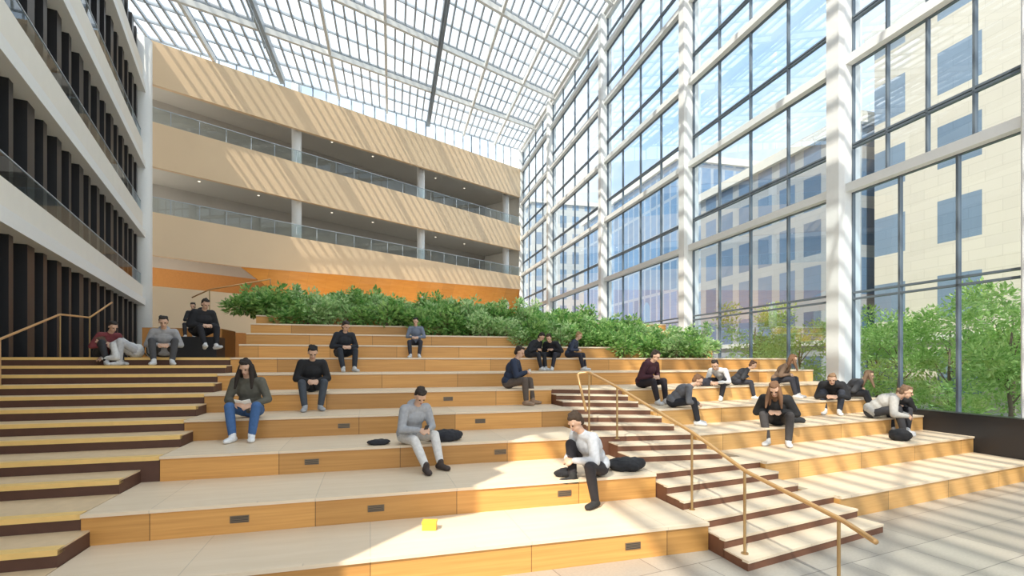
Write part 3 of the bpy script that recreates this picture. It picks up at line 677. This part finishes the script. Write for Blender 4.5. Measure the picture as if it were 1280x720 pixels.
pp(seatR(912,5),fdir(-60),'person in white shirt bending forward over a dark bag',(.60,.60,.60),(.015,.015,.02),(.025,.015,.01),lean=.85,look=.5,s=1.1,hands=((-.1,.55,.1),(.1,.55,.1)))
soft('bag',seatR(888,5,.2),(.2,.15,.12),(.02,.02,.03),'dark bag in front of the bending person','bag',11)
pp(seatR(932,5,.35),fdir(50),'person in dark jacket sitting beside friend in white',(.03,.03,.035),(.03,.03,.04),(.10,.05,.03),lean=.7,look=.5,s=.95,puff=1.1,feet=((-.13,.55,N_),(.2,.5,N_)))
pp(seatR(982,3),fdir(-50),'person in black jacket with long brown hair crouched over phone',(.012,.012,.014),(.05,.045,.045),(.16,.08,.04),lean=.6,look=.65,long=True,s=1.3,feet=((-.2,.4,N_),(.1,.45,N_)),puff=1.25)
pp(seatR(978,5),fdir(30),'person with brown hair and tan top sitting',(.22,.14,.09),(.03,.03,.04),(.16,.08,.04),lean=.55,look=.5,long=True,s=1.1,hyaw=.3)
pp(seatR(1050,4),fdir(-50),'person in black jacket with light brown hair bending over notebook',(.014,.014,.017),(.03,.035,.05),(.22,.13,.07),lean=.95,look=.4,s=1.25,puff=1.2,hands=((-.1,.55,.1),(.1,.55,.1)))
pp(seatR(1072,4,.35),fdir(35),'person in dark grey jacket turned to a neighbour',(.05,.05,.055),(.02,.02,.025),(.16,.10,.06),lean=.75,look=.3,s=1.15,puff=1.1,long=True,feet=((-.13,.55,N_),(.13,.55,N_)))
pp(seatR(1100,3,.22),fdir(35),'person in light grey hoodie bending forward over lap',(.38,.37,.35),(.03,.03,.035),(.17,.10,.06),lean=.85,look=.35,s=1.32,hood=True,puff=1.2,hands=((-.12,.55,.08),(.12,.55,.08)))
pp(seatR(1130,3,.25),fdir(-40),'person in black top with brown hair sitting hunched',(.02,.02,.022),(.03,.03,.035),(.18,.11,.06),lean=.85,look=.5,s=1.18,puff=1.2)
soft('bag',seatR(1148,2,.35),(.24,.17,.15),(.012,.012,.014),'black bag resting on the platform edge','bag',8)
soft('bag',seatR(1014,3,.35),(.2,.14,.08),(.02,.02,.022),'black soft bag beside the crouched person','bag',9)
soft('bag',seatR(1095,4,.5),(.2,.16,.14),(.10,.07,.04),'brown cloth bag beside seated people','bag',12)
def onL(px,n):
    p=PT(px,C[n]); p.z=RZ*n; return p
q=onL(203,7)+V*.15; q.z=2.66
pp(q,fdir(15),'person in grey jacket sitting on top of the dark staircase',(.30,.30,.31),(.06,.06,.065),(.02,.015,.012),lean=.4,look=.4,hood=True,s=1.2,drop=.19,feet=((-.15,.42,N_),(.15,.45,N_)),puff=1.15)
q=onL(124,7)+V*.15; q.z=2.66
pp(q,fdir(50),'person in maroon coat sitting beside the stair rail',(.16,.03,.035),(.03,.03,.035),(.02,.015,.012),lean=.55,look=.5,s=1.1,drop=.19,feet=((-.15,.42,N_),(.15,.45,N_)))
q=onL(168,7)+V*.2; q.z=2.66
pp(q,fdir(-60),'person in pale grey hooded jacket bent low over knees',(.60,.60,.59),(.45,.45,.46),(.10,.06,.04),lean=1.15,look=.5,hood=True,s=1.15,drop=.19,feet=((-.25,.35,N_),(.15,.42,.0)),puff=1.2,hands=((-.15,.6,-.02),(.15,.6,-.02)))
backpack(onL(182,7)+V*.35,-.6,(.45,.46,.48),'light grey fabric backpack leaning on its owner',.9)
b=unY(258,437,14.2); g=Geo(); c=Vector((b.x,b.y,2.66)); g.prism([((c+U*a+V*d).x,(c+U*a+V*d).y) for a,d in ((-.7,-.35),(.35,-.35),(.35,.5),(-.7,.5))],2.66,3.25)
solid('plinth',g,M['blk'],'black box plinth beside the timber tiers','plinth')
q=c-V*.12; pp((q.x-.15,q.y,3.25),fdir(40),'person in black puffer jacket sitting on the black plinth',(.012,.012,.015),(.012,.012,.016),(.02,.014,.01),lean=.35,look=.5,hood=True,s=1.25,drop=.5,puff=1.4,feet=((-.12,.5,-.2),(.14,.55,-.2)))
q=unY(245,400,17.5)
g=Geo(); c=Vector((q.x,q.y,2.66)); g.prism([((c+U*a+V*d).x,(c+U*a+V*d).y) for a,d in ((-1.5,-.35),(.9,-.35),(.9,1.5),(-1.5,1.5))],2.66,3.7); solid('plinth',g,M['core'],'broad oak plinth behind the landing','plinth')
q=c-V*.15; pp((q.x,q.y,3.7),fdir(0),'person in dark coat sitting on the oak plinth',(.03,.03,.035),(.02,.02,.025),(.02,.014,.01),lean=.2,look=.3,s=1.0)
q=PT(537,C[1]+.75); q.z=RZ; g=Geo(); g.prism([(q.x-.09,q.y-.06),(q.x+.09,q.y-.06),(q.x+.09,q.y+.06),(q.x-.09,q.y+.06)],q.z,q.z+.09); g.prism([(q.x-.095,q.y-.065),(q.x+.095,q.y-.065),(q.x+.095,q.y+.065),(q.x-.095,q.y+.065)],q.z+.09,q.z+.115)
solid('box',g,mat('yellow_card',(.80,.46,.05),.5),'small yellow lidded box on the pale tread','box')
for it in bake:
    o,v=it[0],it[1]
    md=o.modifiers.new('r','REMESH'); md.mode='VOXEL'; md.voxel_size=v; md.use_smooth_shade=True
    s=o.modifiers.new('s','SMOOTH'); s.iterations=2; s.factor=.5
    if len(it)>2:
        tx=bpy.data.textures.new('c','CLOUDS'); tx.noise_scale=.12; d=o.modifiers.new('d','DISPLACE'); d.texture=tx; d.strength=.05
bpy.context.view_layer.update()
dg=bpy.context.evaluated_depsgraph_get()
new=[]
for it in bake:
    o=it[0]; me=bpy.data.meshes.new_from_object(o.evaluated_get(dg)); new.append((o,me))
for o,me in new:
    o.modifiers.clear(); o.data=me
# ------------------------------------------------------------ light, world, camera
w=bpy.data.worlds.new('w'); sc.world=w; w.use_nodes=True; nt=w.node_tree; bg=nt.nodes['Background']
tc=nt.nodes.new('ShaderNodeTexCoord'); n=nt.nodes.new('ShaderNodeTexNoise'); n.inputs['Scale'].default_value=3.2; n.inputs['Detail'].default_value=7
cr=nt.nodes.new('ShaderNodeValToRGB'); cr.color_ramp.elements[0].position=.38; cr.color_ramp.elements[0].color=(.50,.69,.91,1); cr.color_ramp.elements[1].position=.58; cr.color_ramp.elements[1].color=(1,.985,.95,1)
nt.links.new(tc.outputs['Generated'],n.inputs['Vector']); nt.links.new(n.outputs['Fac'],cr.inputs[0]); nt.links.new(cr.outputs[0],bg.inputs[0]); bg.inputs[1].default_value=1.75
sd=bpy.data.lights.new('sun','SUN'); sd.energy=6.8; sd.angle=.008; sd.color=(1,.91,.77); so=bpy.data.objects.new('sun',sd); COL.objects.link(so)
so.rotation_euler=Vector((-.33,-.62,.71)).to_track_quat('Z','Y').to_euler()
cd=bpy.data.cameras.new('cam'); cd.sensor_width=36; cd.lens=36*F/1280; cd.shift_y=(HZ-360)/1280; cd.clip_end=500
co=bpy.data.objects.new('camera',cd); co.location=(0,0,H); co.rotation_euler=(math.radians(90),0,0); COL.objects.link(co); sc.camera=co
sc.view_settings.view_transform='Standard'
